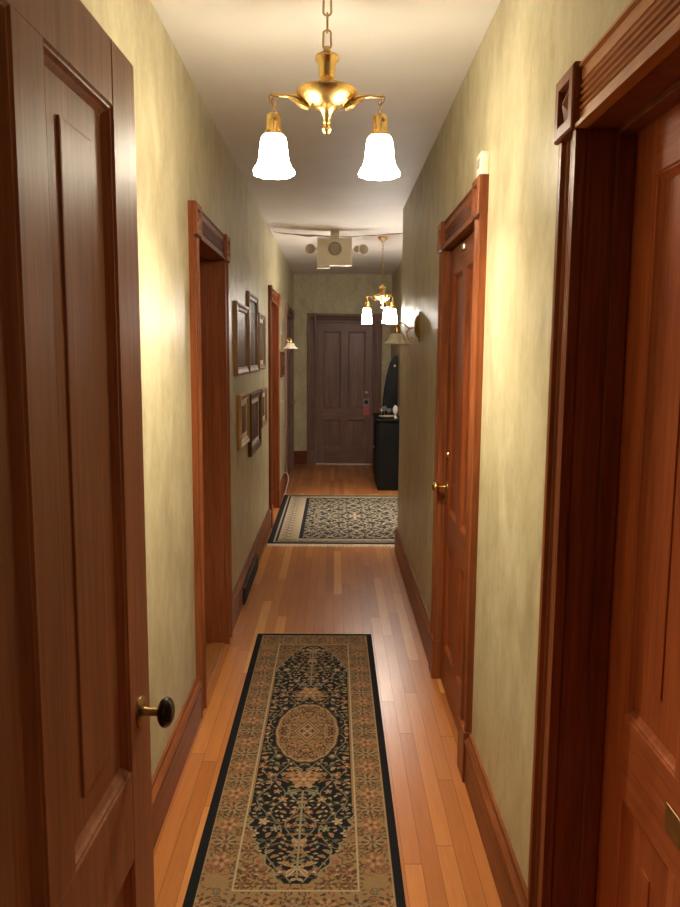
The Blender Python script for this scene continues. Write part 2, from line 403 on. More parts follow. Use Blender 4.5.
def doorway(n, f, op, head, depth, label, mz, mh, plinth=True, stop=None):
    s0, s1 = op; o0 = f((s0+s1)/2, 0, 0)
    root = empty('trim_%d' % n, o0, label, 'door frame', None, 'structure')
    for a, sg in ((s0-CW, 1), (s1, 1)):
        z0 = 0.0
        mb = MB(f); mb.sweep(CP, lambda u, p, t, a=a: (a+u, p, t), 0.2 if plinth else 0, head); mb.build('side_casing', mz, root)
        if plinth:
            MB(f).box(a-0.002, a+CW+0.002, 0, 0.030, 0, 0.2).build('plinth_block', mz, root, bevel=0.003)
        corner_block(f, a-0.003, head, CW+0.006, root, mz)
    mb = MB(f); mb.sweep(header_profile(head, CW), lambda p, z, t: (t, p, z), s0+0.003, s1-0.003); mb.build('header', mh, root)
    # jamb lining and stops
    mb = MB(f)
    for a, b_ in ((s0-JT, s0), (s1, s1+JT)): mb.box(a, b_, -depth, 0.004, 0, head)
    mb.box(s0-JT, s1+JT, -depth, 0.004, head, head+JT)
    mb.build('jamb', mz, root, bevel=0.002)
    if stop is not None:
        q0, q1 = stop; mb = MB(f)
        mb.box(s0, s0+0.013, -q1, -q0, 0, head-0.013).box(s1-0.013, s1, -q1, -q0, 0, head-0.013).box(s0, s1, -q1, -q0, head-0.013, head)
        mb.build('door_stop', mz, root, bevel=0.002)
    return root
doorway(1, left_f, L1, HEAD, TH, 'red mahogany frame of the first doorway on the left', M['trim_z'], M['trim_y'], False, stop=(0.075, 0.11))
doorway(2, left_f, L2, HEAD-0.01, TH, 'mahogany frame of the second left doorway beyond the pictures', M['trim_z'], M['trim_y'], stop=(0.075, 0.11))
doorway(3, left_f, L3, HEAD-0.02, TH, 'dark frame of the farthest left doorway near the end wall', M['door_dark'], M['trim_y'])
doorway(4, right_f, R1, HEAD-0.013, TH, 'orange brown reeded frame of the nearest right doorway with corner block', M['trim_z'], M['trim_orange_y'], stop=(0.06, 0.098))
doorway(5, right_f, R2, HEAD, TH, 'orange brown frame of the second right doorway under the small white box', M['trim_z'], M['trim_y'])
doorway(6, far_f, FD, 2.045, 0.11, 'dark brown frame around the door at the end of the hall', M['door_dark'], M['door_dark_x'])

# ------------------------------------------------------------------ doors
def panel(f, s0, s1, z0, z1, parent, mat, back, mould=0.024, rise=0.050, dep=0.014, side=1, name='panel'):
    """side +1: front at p=0; rings run inwards. depth is measured behind the front face"""
    mb = MB(f)
    def rc(i, d): return [(s0+i, -d, z0+i), (s1-i, -d, z0+i), (s1-i, -d, z1-i), (s0+i, -d, z1-i)]
    rr = [rc(0, back), rc(0, 0.0006), rc(0.003, 0.003), rc(0.006, 0.0035), rc(0.010, 0.008), rc(0.016, 0.012), rc(0.019, dep), rc(rise, dep), rc(rise+0.0005, dep-0.003), rc(rise+0.004, dep-0.0035)]
    mb.rings(rr, True, True)
    return mb.build(name, mat, parent)
def door(n, f, W, Hd, p_face, label, mat, mrail, zs, cols_, thick=0.038, s_off=0.0, dep=0.014, rise=0.05):
    """zs: rail bands [(z0,z1)...] bottom to top; cols_: panel column spans"""
    g = lambda s, p, z: f(s_off+s, p_face+p, z+0.008)
    o0 = f(s_off+W/2, p_face, 0)
    mb = MB(g)
    sx = [0]+[c for ab in cols_ for c in ab]+[W]
    root = empty('door_%d' % n, o0, label, 'door', None, 'structure')
    # stiles
    MB(g).box(0, cols_[0][0], -thick, 0, 0, Hd).build('stile', mat, root, bevel=0.0015)
    MB(g).box(cols_[-1][1], W, -thick, 0, 0, Hd).build('stile', mat, root, bevel=0.0015)
    for a, b_ in zs:
        MB(g).box(cols_[0][0], cols_[-1][1], -thick, -0.0004, a, b_).build('rail', mrail, root, bevel=0.001)
    for (z0, z1) in [(zs[i][1], zs[i+1][0]) for i in range(len(zs)-1)]:
        for c0, c1 in zip(cols_[:-1], cols_[1:]):
            MB(g).box(c0[1], c1[0], -thick, -0.0004, z0, z1).build('muntin', mat, root, bevel=0.001)
        for a, b_ in cols_:
            panel(g, a, b_, z0, z1, root, mat, thick*0.8, rise=min(rise, (z1-z0)*0.3), dep=dep)
    return root, g
def lathe_part(name, prof, o, ax, mat, parent, seg=24, **kw):
    return MB().lathe(prof, o, ax, seg, **kw).build(name, mat, parent, smooth=False, auto=True)
def knob(g, ax, s, z, root, mball, mros, r=0.027, stem=0.045, p0=0.0, flat=0.55):
    o = g(s, p0, z)
    lathe_part('knob_rosette', [(0.0, 0), (0.026, 0.0), (0.026, 0.003), (0.020, 0.006), (0.012, 0.007)], o, ax, mros, root)
    k = lathe_part('door_knob', [(r*math.sin(PI*i/12), stem-r*flat*math.cos(PI*i/12)) for i in range(13)], o, ax, mball, root, 32)
    lathe_part('knob_shank', [(0.009, 0.004), (0.007, 0.012), (0.007, stem-r*flat+0.003)], o, ax, mros, k)
    return k

# open door on the left (hinged beside the photographer)
ang = math.atan(0.039); hx, hy = -0.357, 0.505
dirv = Vector((math.sin(ang), math.cos(ang), 0)); nrm = Vector((math.cos(ang), -math.sin(ang), 0))
of = lambda s, p, z: tuple(Vector((hx, hy, 0))+dirv*s+nrm*p+Vector((0, 0, z)))
Wd = 0.80
r1, g1 = door(1, of, Wd, 2.047, 0.0, 'open brown panelled door with black knob at left foreground', M['door_brown'], M['door_brown'],
     [(0.0, 0.22), (0.75, 0.905), (1.953, 2.047)], [(0.11, 0.358), (0.442, 0.69)], rise=0.066)
knob(g1, nrm, 0.743, 0.985, r1, M['black_china'], M['brass_old'], r=0.026, stem=0.044)
for z in (0.25, 1.05, 1.8):
    MB().lathe([(0.007, -0.05), (0.007, 0.05)], g1(-0.004, -0.004, z), (0, 0, 1), 12).build('hinge', M['brass_old'], r1, auto=True)

# near right door
r2, g2 = door(2, right_f, 0.806, 2.06, -0.10, 'closed red mahogany panelled door in the nearest right doorway', M['door_near'], M['door_near_y'],
     [(0.0, 0.22), (0.655, 0.835), (1.945, 2.06)], [(0.112, 0.356), (0.450, 0.694)], s_off=R1[0]+0.002, rise=0.1)
mb = MB(g2); mb.box(0.39, 0.47, 0, 0.003, 0.72, 0.775); mb.build('lock_plate', M['brass_old'], r2, bevel=0.002)
knob(g2, (-1, 0, 0), 0.05, 0.98, r2, M['black_china'], M['brass_old'])

# second right door
W2 = R2[1]-R2[0]-0.006
r3, g3 = door(3, right_f, W2, 2.065, -0.012, 'closed red brown door in the second right doorway with brass knob', M['door_red'], M['door_red_y'],
     [(0.0, 0.20), (0.70, 0.86), (1.95, 2.065)], [(0.10, 0.352), (0.448, 0.700)], s_off=R2[0]+0.003, rise=0.05)
knob(g3, (-1, 0, 0), W2-0.05, 0.97, r3, M['brass'], M['brass'], r=0.024, stem=0.05, flat=0.8)
mb = MB(g3); mb.box(W2-0.065, W2-0.035, 0, 0.003, 0.90, 1.0); mb.build('lock_plate', M['brass_old'], r3, bevel=0.001)
lathe_part('deadbolt', [(0.0, 0), (0.016, 0.0), (0.014, 0.008), (0.006, 0.010)], g3(W2-0.09, 0, 1.13), (-1, 0, 0), M['brass'], r3)
MB(g3).box(W2/2-0.03, W2/2+0.03, 0.0, 0.012, 2.02, 2.045).build('highlight_plate', M['steel'], r3, bevel=0.003)  # added nickel piece standing for a small white highlight on the door

# left recessed doors
door(4, left_f, L1[1]-L1[0]-0.006, 2.06, -0.112, 'closed door deep in the first doorway on the left', M['door_red'], M['door_red_y'],
     [(0.0, 0.20), (0.70, 0.86), (1.95, 2.06)], [(0.10, 0.33), (0.424, 0.654)], s_off=L1[0]+0.003)
r5, g5 = door(5, left_f, L2[1]-L2[0]-0.006, 2.05, -0.112, 'closed red door deep in the second doorway on the left', M['door_red'], M['door_red_y'],
     [(0.0, 0.20), (0.70, 0.86), (1.95, 2.05)], [(0.11, 0.36), (0.454, 0.704)], s_off=L2[0]+0.003)
W6 = L3[1]-L3[0]-0.006
r6, g6 = door(6, left_f, W6, 2.04, -0.012, 'closed dark wide door in the farthest left doorway', M['door_dark'], M['door_dark'],
     [(0.0, 0.20), (0.70, 0.86), (1.93, 2.04)], [(0.12, 0.60), (0.744, 1.224)], s_off=L3[0]+0.003)
knob(g6, (1, 0, 0), W6-0.06, 0.93, r6, M['brass_old'], M['brass_old'], r=0.026, stem=0.05)
# end door
W7 = FD[1]-FD[0]-0.006
r7, g7 = door(7, far_f, W7, 2.028, -0.02, 'closed dark brown panelled door at the end of the hall', M['door_dark'], M['door_dark_x'],
     [(0.0, 0.245), (0.645, 0.815), (1.915, 2.028)], [(0.105, 0.355), (0.459, 0.709)], s_off=FD[0]+0.003, rise=0.055, dep=0.024)
knob(g7, (0, -1, 0), W7-0.088, 0.905, r7, M['dark_hole'], M['brass_old'], r=0.026, stem=0.05)
lathe_part('deadbolt', [(0.0, 0), (0.018, 0.0), (0.018, 0.008), (0.008, 0.012)], g7(W7-0.088, 0, 1.045), (0, -1, 0), M['ceramic'], r7)
MB(far_f).box(FD[0], FD[1], -0.10, 0.03, 0.0, 0.012).build('threshold', M['steel'], r7, bevel=0.003)
# hanger on the end door knob
hz = 0.913; hc = FD[0]+0.003+W7-0.088
o = (hc, YF+0.02-0.006, hz)
hg = empty('door_hanger', o, 'grey and pink card hanger on the knob of the end door', 'door hanger')
mb = MB(); seg = 20; cx, cz = hc, hz
outer = []; inner = []
for k in range(seg):
    a = 2*PI*k/seg+PI/4; c_, s_ = math.cos(a), math.sin(a); q = max(abs(c_), abs(s_))
    outer.append((cx+c_/q*0.043, cz+s_/q*0.05)); inner.append((cx+c_*0.030, cz+s_*0.030))
yh = YF+0.02-0.009
mb.rings([[(x, yh, z) for x, z in outer], [(x, yh-0.003, z) for x, z in outer], [(x, yh-0.003, z) for x, z in inner], [(x, yh, z) for x, z in inner]], False, False)
mb.build('ring', M['grey_card'], hg)
MB().box(cx-0.043, cx+0.043, yh-0.003, yh, cz-0.19, cz-0.05).build('card', M['pink_card'], hg)
# worn threshold boards
MB(left_f).box(L1[0], L1[1], -TH, -0.002, 0.0, 0.006)
tag(MB(left_f).box(L1[0], L1[1], -0.112, 0.0, 0.0, 0.007).build('trim_8', M['threshold'], None, origin=left_f(3.7, 0, 0), bevel=0.002), 'low worn wooden threshold in the first left doorway', 'threshold', None, 'structure')

# ------------------------------------------------------------------ rugs (pattern woven as a colour attribute)
def mirror_rng(seed): return random.Random(seed)
class Raster:
    def __init__(s, hw, hl, res):
        s.hw, s.hl = hw, hl
        s.nu = int(round(2*hw/res))+1; s.nv = int(round(2*hl/res))+1
        s.u = np.linspace(-hw, hw, s.nu); s.v = np.linspace(-hl, hl, s.nv)
        s.U, s.V = np.meshgrid(s.u, s.v); s.au, s.av = np.abs(s.U), np.abs(s.V)
        s.col = np.zeros((s.nv, s.nu, 3)); s.clip = np.ones((s.nv, s.nu), bool)
    def put(s, mask, c): s.col[mask & s.clip] = c
    def _win(s, cu, cv, r):
        i0 = np.searchsorted(s.v, cv-r); i1 = np.searchsorted(s.v, cv+r); j0 = np.searchsorted(s.u, cu-r); j1 = np.searchsorted(s.u, cu+r)
        return slice(max(i0, 0), i1+1), slice(max(j0, 0), j1+1)
    def flower(s, cu, cv, r, n, cols_, rot=0.0, sy=1.0):
        for su in (1, -1):
            for sv in (1, -1):
                a, b_ = cu*su, cv*sv
                w0 = s._win(a, b_, r*1.4*max(1, sy)); X = (s.U[w0]-a)*su; Y = (s.V[w0]-b_)*sv/sy
                rr = np.hypot(X, Y); th = np.arctan2(Y, X)
                for k, (fr, c) in enumerate(cols_):
                    m_ = (rr < r*fr*(0.78+0.22*np.cos(n*th+rot+(k % 2)*PI))) & s.clip[w0]
                    s.col[w0][m_] = c
    def leaf(s, cu, cv, L, wd, ang, c, c2=None):
        for su in (1, -1):
            for sv in (1, -1):
                a, b_ = cu*su, cv*sv
                w0 = s._win(a, b_, L); X = (s.U[w0]-a)*su; Y = (s.V[w0]-b_)*sv
                p = X*math.cos(ang)+Y*math.sin(ang); q = -X*math.sin(ang)+Y*math.cos(ang)-0.25*p*p/L
                e = (p/L)**2*1.0; m_ = (np.abs(p) < L) & (np.abs(q) < wd*(1-e)) & s.clip[w0]
                s.col[w0][m_] = c
                if c2 is not None:
                    m_ = (np.abs(p) < L*0.7) & (np.abs(q) < wd*0.35*(1-e)) & s.clip[w0]; s.col[w0][m_] = c2
    def vine(s, pts, wd, c):
        for (a, b_), (a2, b2) in zip(pts, pts[1:]):
            L = math.hypot(a2-a, b2-b_); n = max(1, int(L/(wd*0.6)))
            for k in range(n):
                x = a+(a2-a)*k/n; y = b_+(b2-b_)*k/n
                for su in (1, -1):
                    for sv in (1, -1):
                        w0 = s._win(x*su, y*sv, wd*1.5)
                        m_ = (np.hypot(s.U[w0]-x*su, s.V[w0]-y*sv) < wd) & s.clip[w0]; s.col[w0][m_] = c
    def spiral(s, cu, cv, r, turns, a0, wd, c, hand=1):
        pts = []
        for k in range(int(22*turns)+1):
            f = k/(22*turns); a = a0+hand*f*turns*2*PI; q = r*(1-0.8*f)
            pts.append((cu+q*math.cos(a), cv+q*math.sin(a)))
        s.vine(pts, wd, c)
TAN = (0.26, 0.160, 0.078); TAN2 = (0.34, 0.22, 0.115); RUST = (0.22, 0.085, 0.045); BRN = (0.095, 0.052, 0.028)
DBR = (0.06, 0.036, 0.022); GRN = (0.085, 0.082, 0.055); BLK = (0.012, 0.012, 0.014); CRM = (0.42, 0.31, 0.18); ROSE = (0.28, 0.13, 0.07); SAGE = (0.22, 0.20, 0.13)

def rug_material(name):
    m, t, b = nt(name)
    at = N(t, 'ShaderNodeAttribute', attribute_name='weave')
    n1 = noise(t, mapping(t, (1, 1, 1)), 420, 2); n2 = noise(t, mapping(t, (1, 1, 1)), 6, 3)
    r = ramp(t, [(0.2, (0.72, 0.72, 0.72)), (0.8, (1.15, 1.15, 1.15))]); t.links.new(n1.outputs[0], r.inputs[0])
    c = mixc(t, 1.0, at.outputs['Color'], r.outputs[0], 'MULTIPLY')
    t.links.new(c, b.inputs['Base Color']); b.inputs['Roughness'].default_value = 0.95
    b.inputs['Specular IOR Level'].default_value = 0.12
    bump(t, b, n1.outputs[0], 0.5, 0.003)
    return m
M['rug'] = rug_material('woven_rug')
def rug_mesh(name, ras, centre, z_top, parent, thick=0.008, wob=0.0):
    nv, nu = ras.nv, ras.nu
    Z = np.full((nv, nu), z_top)
    Z += wob*np.sin(ras.V*5.3+1)*np.sin(ras.U*7.1+0.4)
    co = np.stack([ras.U, ras.V, Z], -1).reshape(-1, 3)
    idx = np.arange(nv*nu).reshape(nv, nu)
    q = np.stack([idx[:-1, :-1], idx[:-1, 1:], idx[1:, 1:], idx[1:, :-1]], -1).reshape(-1, 4)
    # skirt down to the floor
    rim = np.concatenate([idx[0, :], idx[1:, -1], idx[-1, -2::-1], idx[-2:0:-1, 0]])
    low = co[rim].copy(); low[:, 2] = 0.0005; base = len(co)
    co = np.concatenate([co, low]); L = len(rim); k = np.arange(L)
    sk = np.stack([rim, base+k, base+(k+1) % L, rim[(k+1) % L]], -1)
    q = np.concatenate([q, sk])
    me = bpy.data.meshes.new(name)
    me.vertices.add(len(co)); me.vertices.foreach_set('co', co.ravel().astype(np.float32))
    me.loops.add(q.size); me.loops.foreach_set('vertex_index', q.ravel().astype(np.int32))
    me.polygons.add(len(q)); me.polygons.foreach_set('loop_start', (np.arange(len(q))*4).astype(np.int32))
    me.polygons.foreach_set('loop_total', np.full(len(q), 4, np.int32))
    me.update(calc_edges=True); me.validate()
    c = np.concatenate([ras.col.reshape(-1, 3), ras.col.reshape(-1, 3)[rim]])
    c = np.concatenate([c, np.ones((len(c), 1))], 1).astype(np.float32)
    at = me.color_attributes.new('weave', 'FLOAT_COLOR', 'POINT'); at.data.foreach_set('color', c.ravel())
    me.materials.append(M['rug'])
    o = bpy.data.objects.new(name, me); C.objects.link(o); o.parent = parent
    return o
def fringe(cx, y0, sgn, hw, parent, org, length=0.035, col=None):
    mb = MB(); rg = random.Random(int(abs(y0)*1000)); n = int(2*hw/0.007)
    mb.box(cx-hw, cx+hw, y0, y0+sgn*0.006, 0.001, 0.007)
    for k in range(n):
        x = cx-hw+(k+0.5)*2*hw/n; l = length*(0.7+0.5*rg.random()); ddx = (rg.random()-0.5)*0.012
        mb.rings([[(x-0.0026, y0, 0.001), (x+0.0026, y0, 0.001), (x+0.0026, y0, 0.005), (x-0.0026, y0, 0.005)],
                  [(x-0.0018+ddx, y0+sgn*l, 0.0006), (x+0.0018+ddx, y0+sgn*l, 0.0006), (x+0.0018+ddx, y0+sgn*l, 0.0028), (x-0.0018+ddx, y0+sgn*l, 0.0028)]], True, True)
    o = mb.build('fringe', M['fringe'], parent); o['kind'] = 'stuff'; return o
M['fringe'] = plain('cotton_fringe', (0.74, 0.66, 0.50), 0.9, 0.2, 60)

# --- the runner
def runner():
    hw, hl = 0.325, 1.15; r = Raster(hw, hl, 0.0025); rg = mirror_rng(11)
    au, av = r.au, r.av; eu, ev = hw-au, hl-av; e = np.minimum(eu, ev)
    r.col[:] = TAN
    r.put(e < 0.030, BLK)
    # end borders start at |v| > 0.975, side border at |u| > 0.187
    BU, BV = 0.190, 0.985
    border = ((au > BU) | (av > BV)) & (e > 0.030)
    r.put(border, TAN); r.put((e > 0.030) & (e < 0.034), TAN2)
    r.clip = border & (e > 0.034)
    bc = (BU+hw-0.032)/2
    k = 0; v = 0.0
    while v < BV-0.05:
        if k % 2 == 0:
            r.flower(bc, v, 0.034, 8, [(1.15, BRN), (1.0, SAGE), (0.8, BRN), (0.66, TAN2), (0.45, RUST), (0.22, GRN)])
        else:
            r.flower(bc, v, 0.028, 5, [(1.15, RUST), (0.9, TAN2), (0.55, ROSE), (0.3, BRN)], sy=1.3)
        for sg in (1, -1):
            r.spiral(bc-0.018*sg, v+0.048, 0.022, 1.2, 1.0*sg, 0.0022, RUST if k % 2 else BRN, sg)
            r.spiral(bc+0.034*sg, v+0.028, 0.014, 1.1, 2.5, 0.0018, BRN, -sg)
            r.leaf(bc+0.040*sg, v+0.050, 0.014, 0.005, 1.1*sg, GRN, TAN2)
            r.leaf(bc-0.040*sg, v+0.020, 0.012, 0.004, -0.9*sg, RUST)
        v += 0.094; k += 1
    u = 0.0; k = 0
    bv = (BV+hl-0.032)/2
    while u < hw-0.04:
        r.flower(u, bv, 0.034, 7, [(1.15, BRN), (1.0, TAN2 if k % 2 else SAGE), (0.7, RUST), (0.4, TAN2), (0.2, GRN)])
        r.spiral(u+0.047, bv+0.015, 0.02, 1.2, 0.5, 0.0022, BRN); r.spiral(u+0.047, bv-0.025, 0.02, 1.2, 3.5, 0.0022, RUST, -1)
        u += 0.094; k += 1
    def pack(n, ur, vr, sizes, cols_a, cols_b, seeds, gap=1.12):
        for _ in range(n):
            a = rg.uniform(*ur); b_ = rg.uniform(*vr); q = rg.choice(sizes)
            i = min(r.nv-1, int((b_+hl)/0.0025)); j = min(r.nu-1, int((a+hw)/0.0025))
            if not r.clip[i, j] or any(math.hypot(a-x, b_-y) < (q+p)*gap for x, y, p in seeds): continue
            seeds.append((a, b_, q)); c1 = rg.choice(cols_a); c2 = rg.choice(cols_b)
            if q < 0.010: r.leaf(a, b_, q*1.5, q*0.5, rg.uniform(0, PI), c1)
            else:
                r.spiral(a, b_, q*1.25, 1.2, rg.uniform(0, 6), 0.0020, c1, rg.choice((1, -1)))
                r.flower(a+q*0.1, b_, q*0.75, rg.choice([4, 5, 6]), [(1.0, c1), (0.66, c2), (0.3, c1)], rg.uniform(0, 6))
    DK = [BRN, BRN, RUST, GRN, DBR]
    bs = [(bc, 0.094*k_, 0.030) for k_ in range(11)]+[(0.094*k_, bv, 0.032) for k_ in range(4)]
    pack(7000, (0, hw-0.034), (0, hl-0.034), [0.006, 0.008, 0.012, 0.014], DK, [TAN2, ROSE, SAGE, TAN2], bs)
    r.clip[:] = True
    g = np.maximum(au-BU, av-BV)
    r.put((np.abs(g) < 0.0035), SAGE); r.put(np.abs(g+0.001) < 0.0022, CRM)
    # inner area
    inner = (g < -0.0035)
    FU = BU-0.010
    tt = np.clip((av-0.58)/0.37, 0, 1)
    hwid = FU*(1-tt**1.7*0.75)+0.006*np.cos(av*95)*(tt > 0.02)
    field = inner & (au < hwid) & (av < 0.955)
    r.put(inner, TAN)
    r.clip = inner & ~field
    for (a, b_, q) in ((0.145, 0.90, 0.034), (0.16, 0.80, 0.022), (0.095, 0.955, 0.022), (0.165, 0.955, 0.022), (0.07, 0.99, 0.02), (0.165, 0.70, 0.018)):
        r.flower(a, b_, q, 6, [(1.2, BRN), (1.0, TAN2), (0.75, GRN), (0.5, ROSE), (0.25, BRN)])
        r.spiral(a-0.01, b_+0.01, q*1.35, 1.3, 1.2, 0.0026, RUST)
    pack(3000, (0, BU), (0.55, BV), [0.006, 0.008, 0.012], DK, [TAN2, ROSE, SAGE], [])
    r.clip[:] = True
    r.put(field, BLK)
    r.put(inner & (np.abs(au-hwid) < 0.0022) & (av > 0.56) & (av < 0.96), SAGE)
    r.clip = field & (au < hwid-0.003)
    # vines
    for base in (0.03, 0.085, 0.14):
        pts = [(base+0.022*math.sin(k*0.35+base*40), k*0.012) for k in range(80)]
        r.vine(pts, 0.0018, SAGE)
    for k in range(15):
        b_ = 0.05+k*0.062
        pts = [(q*0.012, b_+0.025*math.sin(q*0.42+k*1.3)+q*0.003*(1 if k % 2 else -1)) for q in range(16)]
        r.vine(pts, 0.0017, GRN if k % 3 else TAN)
    palf = [CRM, TAN2, ROSE, TAN, SAGE, TAN2, GRN]
    done = []
    for _ in range(4000):
        a = rg.uniform(0.004, FU-0.008); b_ = rg.uniform(0.01, 0.94); q = rg.choice([0.008, 0.012, 0.015, 0.019, 0.023] if _ < 900 else [0.007, 0.009])
        if any(math.hypot(a-x, b_-y) < (q+p)*1.18 for x, y, p in done): continue
        done.append((a, b_, q))
        c1 = rg.choice(palf); c2 = rg.choice([ROSE, BRN, TAN, GRN, RUST])
        if q < 0.0125: r.leaf(a, b_, q*1.35, q*0.62, rg.uniform(-1.2, 1.2), c1, c2 if q > 0.008 else None)
        else: r.flower(a, b_, q*1.05, rg.choice([5, 6, 3]), [(1.0, c1), (0.62, c2), (0.34, CRM)], rg.uniform(0, 6))
    # stem and palmette at the tips
    r.vine([(0.0, 0.45), (0.0, 0.93)], 0.003, SAGE)
    for q in range(8):
        b_ = 0.56+q*0.05
        r.leaf(0.016, b_, 0.017, 0.005, 0.6, TAN2, BRN)
    r.leaf(0.022, 0.90, 0.026, 0.010, 0.9, CRM, ROSE); r.leaf(0.040, 0.86, 0.022, 0.008, -0.5, TAN2, ROSE)
    # pendants
    r.clip = field
    r.flower(0.0, 0.375, 0.052, 6, [(1.25, BLK), (1.12, TAN2), (0.92, ROSE), (0.72, TAN2), (0.45, RUST), (0.25, CRM)], PI, 1.15)
    r.flower(0.048, 0.345, 0.026, 5, [(1.15, BRN), (1.0, TAN), (0.7, ROSE), (0.35, TAN2)])
    r.leaf(0.035, 0.455, 0.034, 0.010, 0.35, SAGE, GRN); r.leaf(0.028, 0.30, 0.030, 0.010, -0.5, TAN2, BRN)
    # medallion
    def med(x):
        th = np.arctan2(av/0.262, au/0.138); rr = np.hypot(au/0.138, av/0.262)
        return rr < x*(0.965+0.030*np.abs(np.cos(th*7)))
    r.put(med(1.03), BLK); r.put(med(1.0), BRN); r.put(med(0.965), TAN2); r.put(med(0.90), TAN)
    r.clip = med(0.93) & ((au/0.052+av/0.088) > 1.25)
    ms = []
    for k in range(8):
        a = PI/2*(k+0.5)/8
        x_, y_ = 0.138*0.82*math.cos(a), 0.262*0.84*math.sin(a); ms.append((x_, y_, 0.012))
        r.flower(x_, y_, 0.014, 5, [(1.0, DBR), (0.75, TAN2), (0.4, RUST)])
    for (x_, y_, q_) in ((0.052, 0.125, 0.024), (0.085, 0.055, 0.022), (0.0, 0.165, 0.026), (0.03, 0.205, 0.014), (0.092, 0.0, 0.016)):
        ms.append((x_, y_, q_)); r.flower(x_, y_, q_, 5, [(1.1, DBR), (0.92, ROSE), (0.62, TAN2), (0.34, RUST)])
        r.spiral(x_+q_*0.6, y_+q_, q_*1.1, 1.3, 1.0, 0.0026, DBR)
    pack(2500, (0, 0.13), (0, 0.25), [0.006, 0.009, 0.012], [DBR, BRN, RUST], [TAN2, ROSE], ms, 1.0)
    r.clip[:] = True
    dm = au/0.052+av/0.088
    for lim, c in ((1.20, DBR), (1.10, TAN2), (0.95, BRN), (0.82, TAN2), (0.66, RUST)): r.put(dm < lim, c)
    r.flower(0, 0, 0.026, 4, [(1.2, BRN), (1.0, TAN2), (0.6, RUST), (0.3, CRM)], 0, 1.5)
    r.clip[:] = True
    rn = np.random.default_rng(3); r.col *= (0.9+0.2*rn.random((r.nv, r.nu, 1)))
    root = empty('runner_rug', (-0.108, 3.10, 0), 'black and tan floral runner rug with oval medallion in the foreground', 'rug')
    rug_mesh('pile', r, None, 0.008, root, wob=0.0)
    fringe(-0.108, 3.10+hl, 1, hw, root, None, 0.016); fringe(-0.108, 3.10-hl, -1, hw, root, None, 0.016)
runner()

def far_rug():
    hw, hl = 0.770, 1.13; cx, cy = 0.205, 7.49; r = Raster(hw, hl, 0.005); rg = mirror_rng(5)
    au, av = r.au, r.av; e = np.minimum(hw-au, hl-av)
    CREAM = (0.42, 0.33, 0.21); LT = (0.38, 0.30, 0.20); BG = (0.018, 0.018, 0.022)
    r.col[:] = LT
    r.put(e < 0.008, BG); r.put((e > 0.008) & (e < 0.048), BG); r.put((e > 0.048) & (e < 0.062), LT); r.put((e > 0.062) & (e < 0.082), BG)
    r.clip = e > 0.085
    k = 0
    for v in np.arange(0, hl, 0.11):
        r.flower(hw-0.165, v, 0.036, 6, [(1.1, BRN), (0.9, CREAM), (0.6, SAGE), (0.3, BRN)]); r.spiral(hw-0.125, v+0.055, 0.026, 1.2, 1, 0.004, BRN); r.spiral(hw-0.21, v+0.05, 0.024, 1.2, 3, 0.004, SAGE, -1)
    for u in np.arange(0, hw, 0.11):
        r.flower(u, hl-0.125, 0.032, 6, [(1.1, BRN), (0.9, CREAM), (0.6, SAGE), (0.3, BRN)]); r.spiral(u+0.055, hl-0.11, 0.024, 1.2, 1, 0.004, BRN)
    r.clip[:] = True
    inner = (au < hw-0.27) & (av < hl-0.19); ing = (au < hw-0.255) & (av < hl-0.175)
    r.put(ing, BG); r.put(inner, BG)
    r.clip = inner & (au < hw-0.29) & (av < hl-0.205)
    for base in np.arange(0.03, 0.5, 0.085):
        r.vine([(base+0.03*math.sin(k*0.5+base*30), k*0.02) for k in range(50)], 0.0045, LT)
    for b_ in np.arange(0.03, 0.95, 0.085):
        r.vine([(k*0.02, b_+0.03*math.sin(k*0.55+b_*25)) for k in range(26)], 0.0045, SAGE if int(b_*100) % 2 else LT)
    done = []
    for _ in range(3000):
        a = rg.uniform(0, 0.5); b_ = rg.uniform(0, 0.92); q = rg.choice([0.016, 0.022, 0.028])
        if any(math.hypot(a-x, b_-y) < (q+p)*1.1 for x, y, p in done): continue
        done.append((a, b_, q))
        if q < 0.02: r.leaf(a, b_, q*1.5, q*0.45, rg.uniform(-1.4, 1.4), rg.choice([LT, CREAM, SAGE]))
        else: r.flower(a, b_, q, rg.choice([4, 5, 6]), [(1, rg.choice([CREAM, LT, LT])), (0.6, BG), (0.4, rg.choice([CREAM, ROSE, SAGE]))], rg.uniform(0, 6))
    r.flower(0, 0, 0.07, 6, [(1.1, BG), (1.0, LT), (0.6, BG), (0.4, LT)], 0, 1.5)
    root = empty('area_rug', (cx, cy, 0), 'black and cream floral rug with white fringe at the far end', 'rug')
    rug_mesh('pile', r, None, 0.009, root)
    fringe(cx, cy+hl, 1, hw, root, None, 0.05); fringe(cx, cy-hl, -1, hw, root, None, 0.075)
far_rug()

# ------------------------------------------------------------------ floor register in the left baseboard
vr = empty('floor_register', (XL+0.03, 5.15, 0), 'black slotted heat register in the left baseboard below the pictures', 'vent')
MB(left_f).box(4.74, 5.58, 0.026, 0.036, 0.012, 0.125).build('plate', M['vent'], vr, bevel=0.002)
mb = MB(left_f)
for k in range(20): mb.box(4.765+k*0.0405, 4.785+k*0.0405, 0.036, 0.041, 0.025, 0.112)
mb.build('grille', M['vent'], vr)

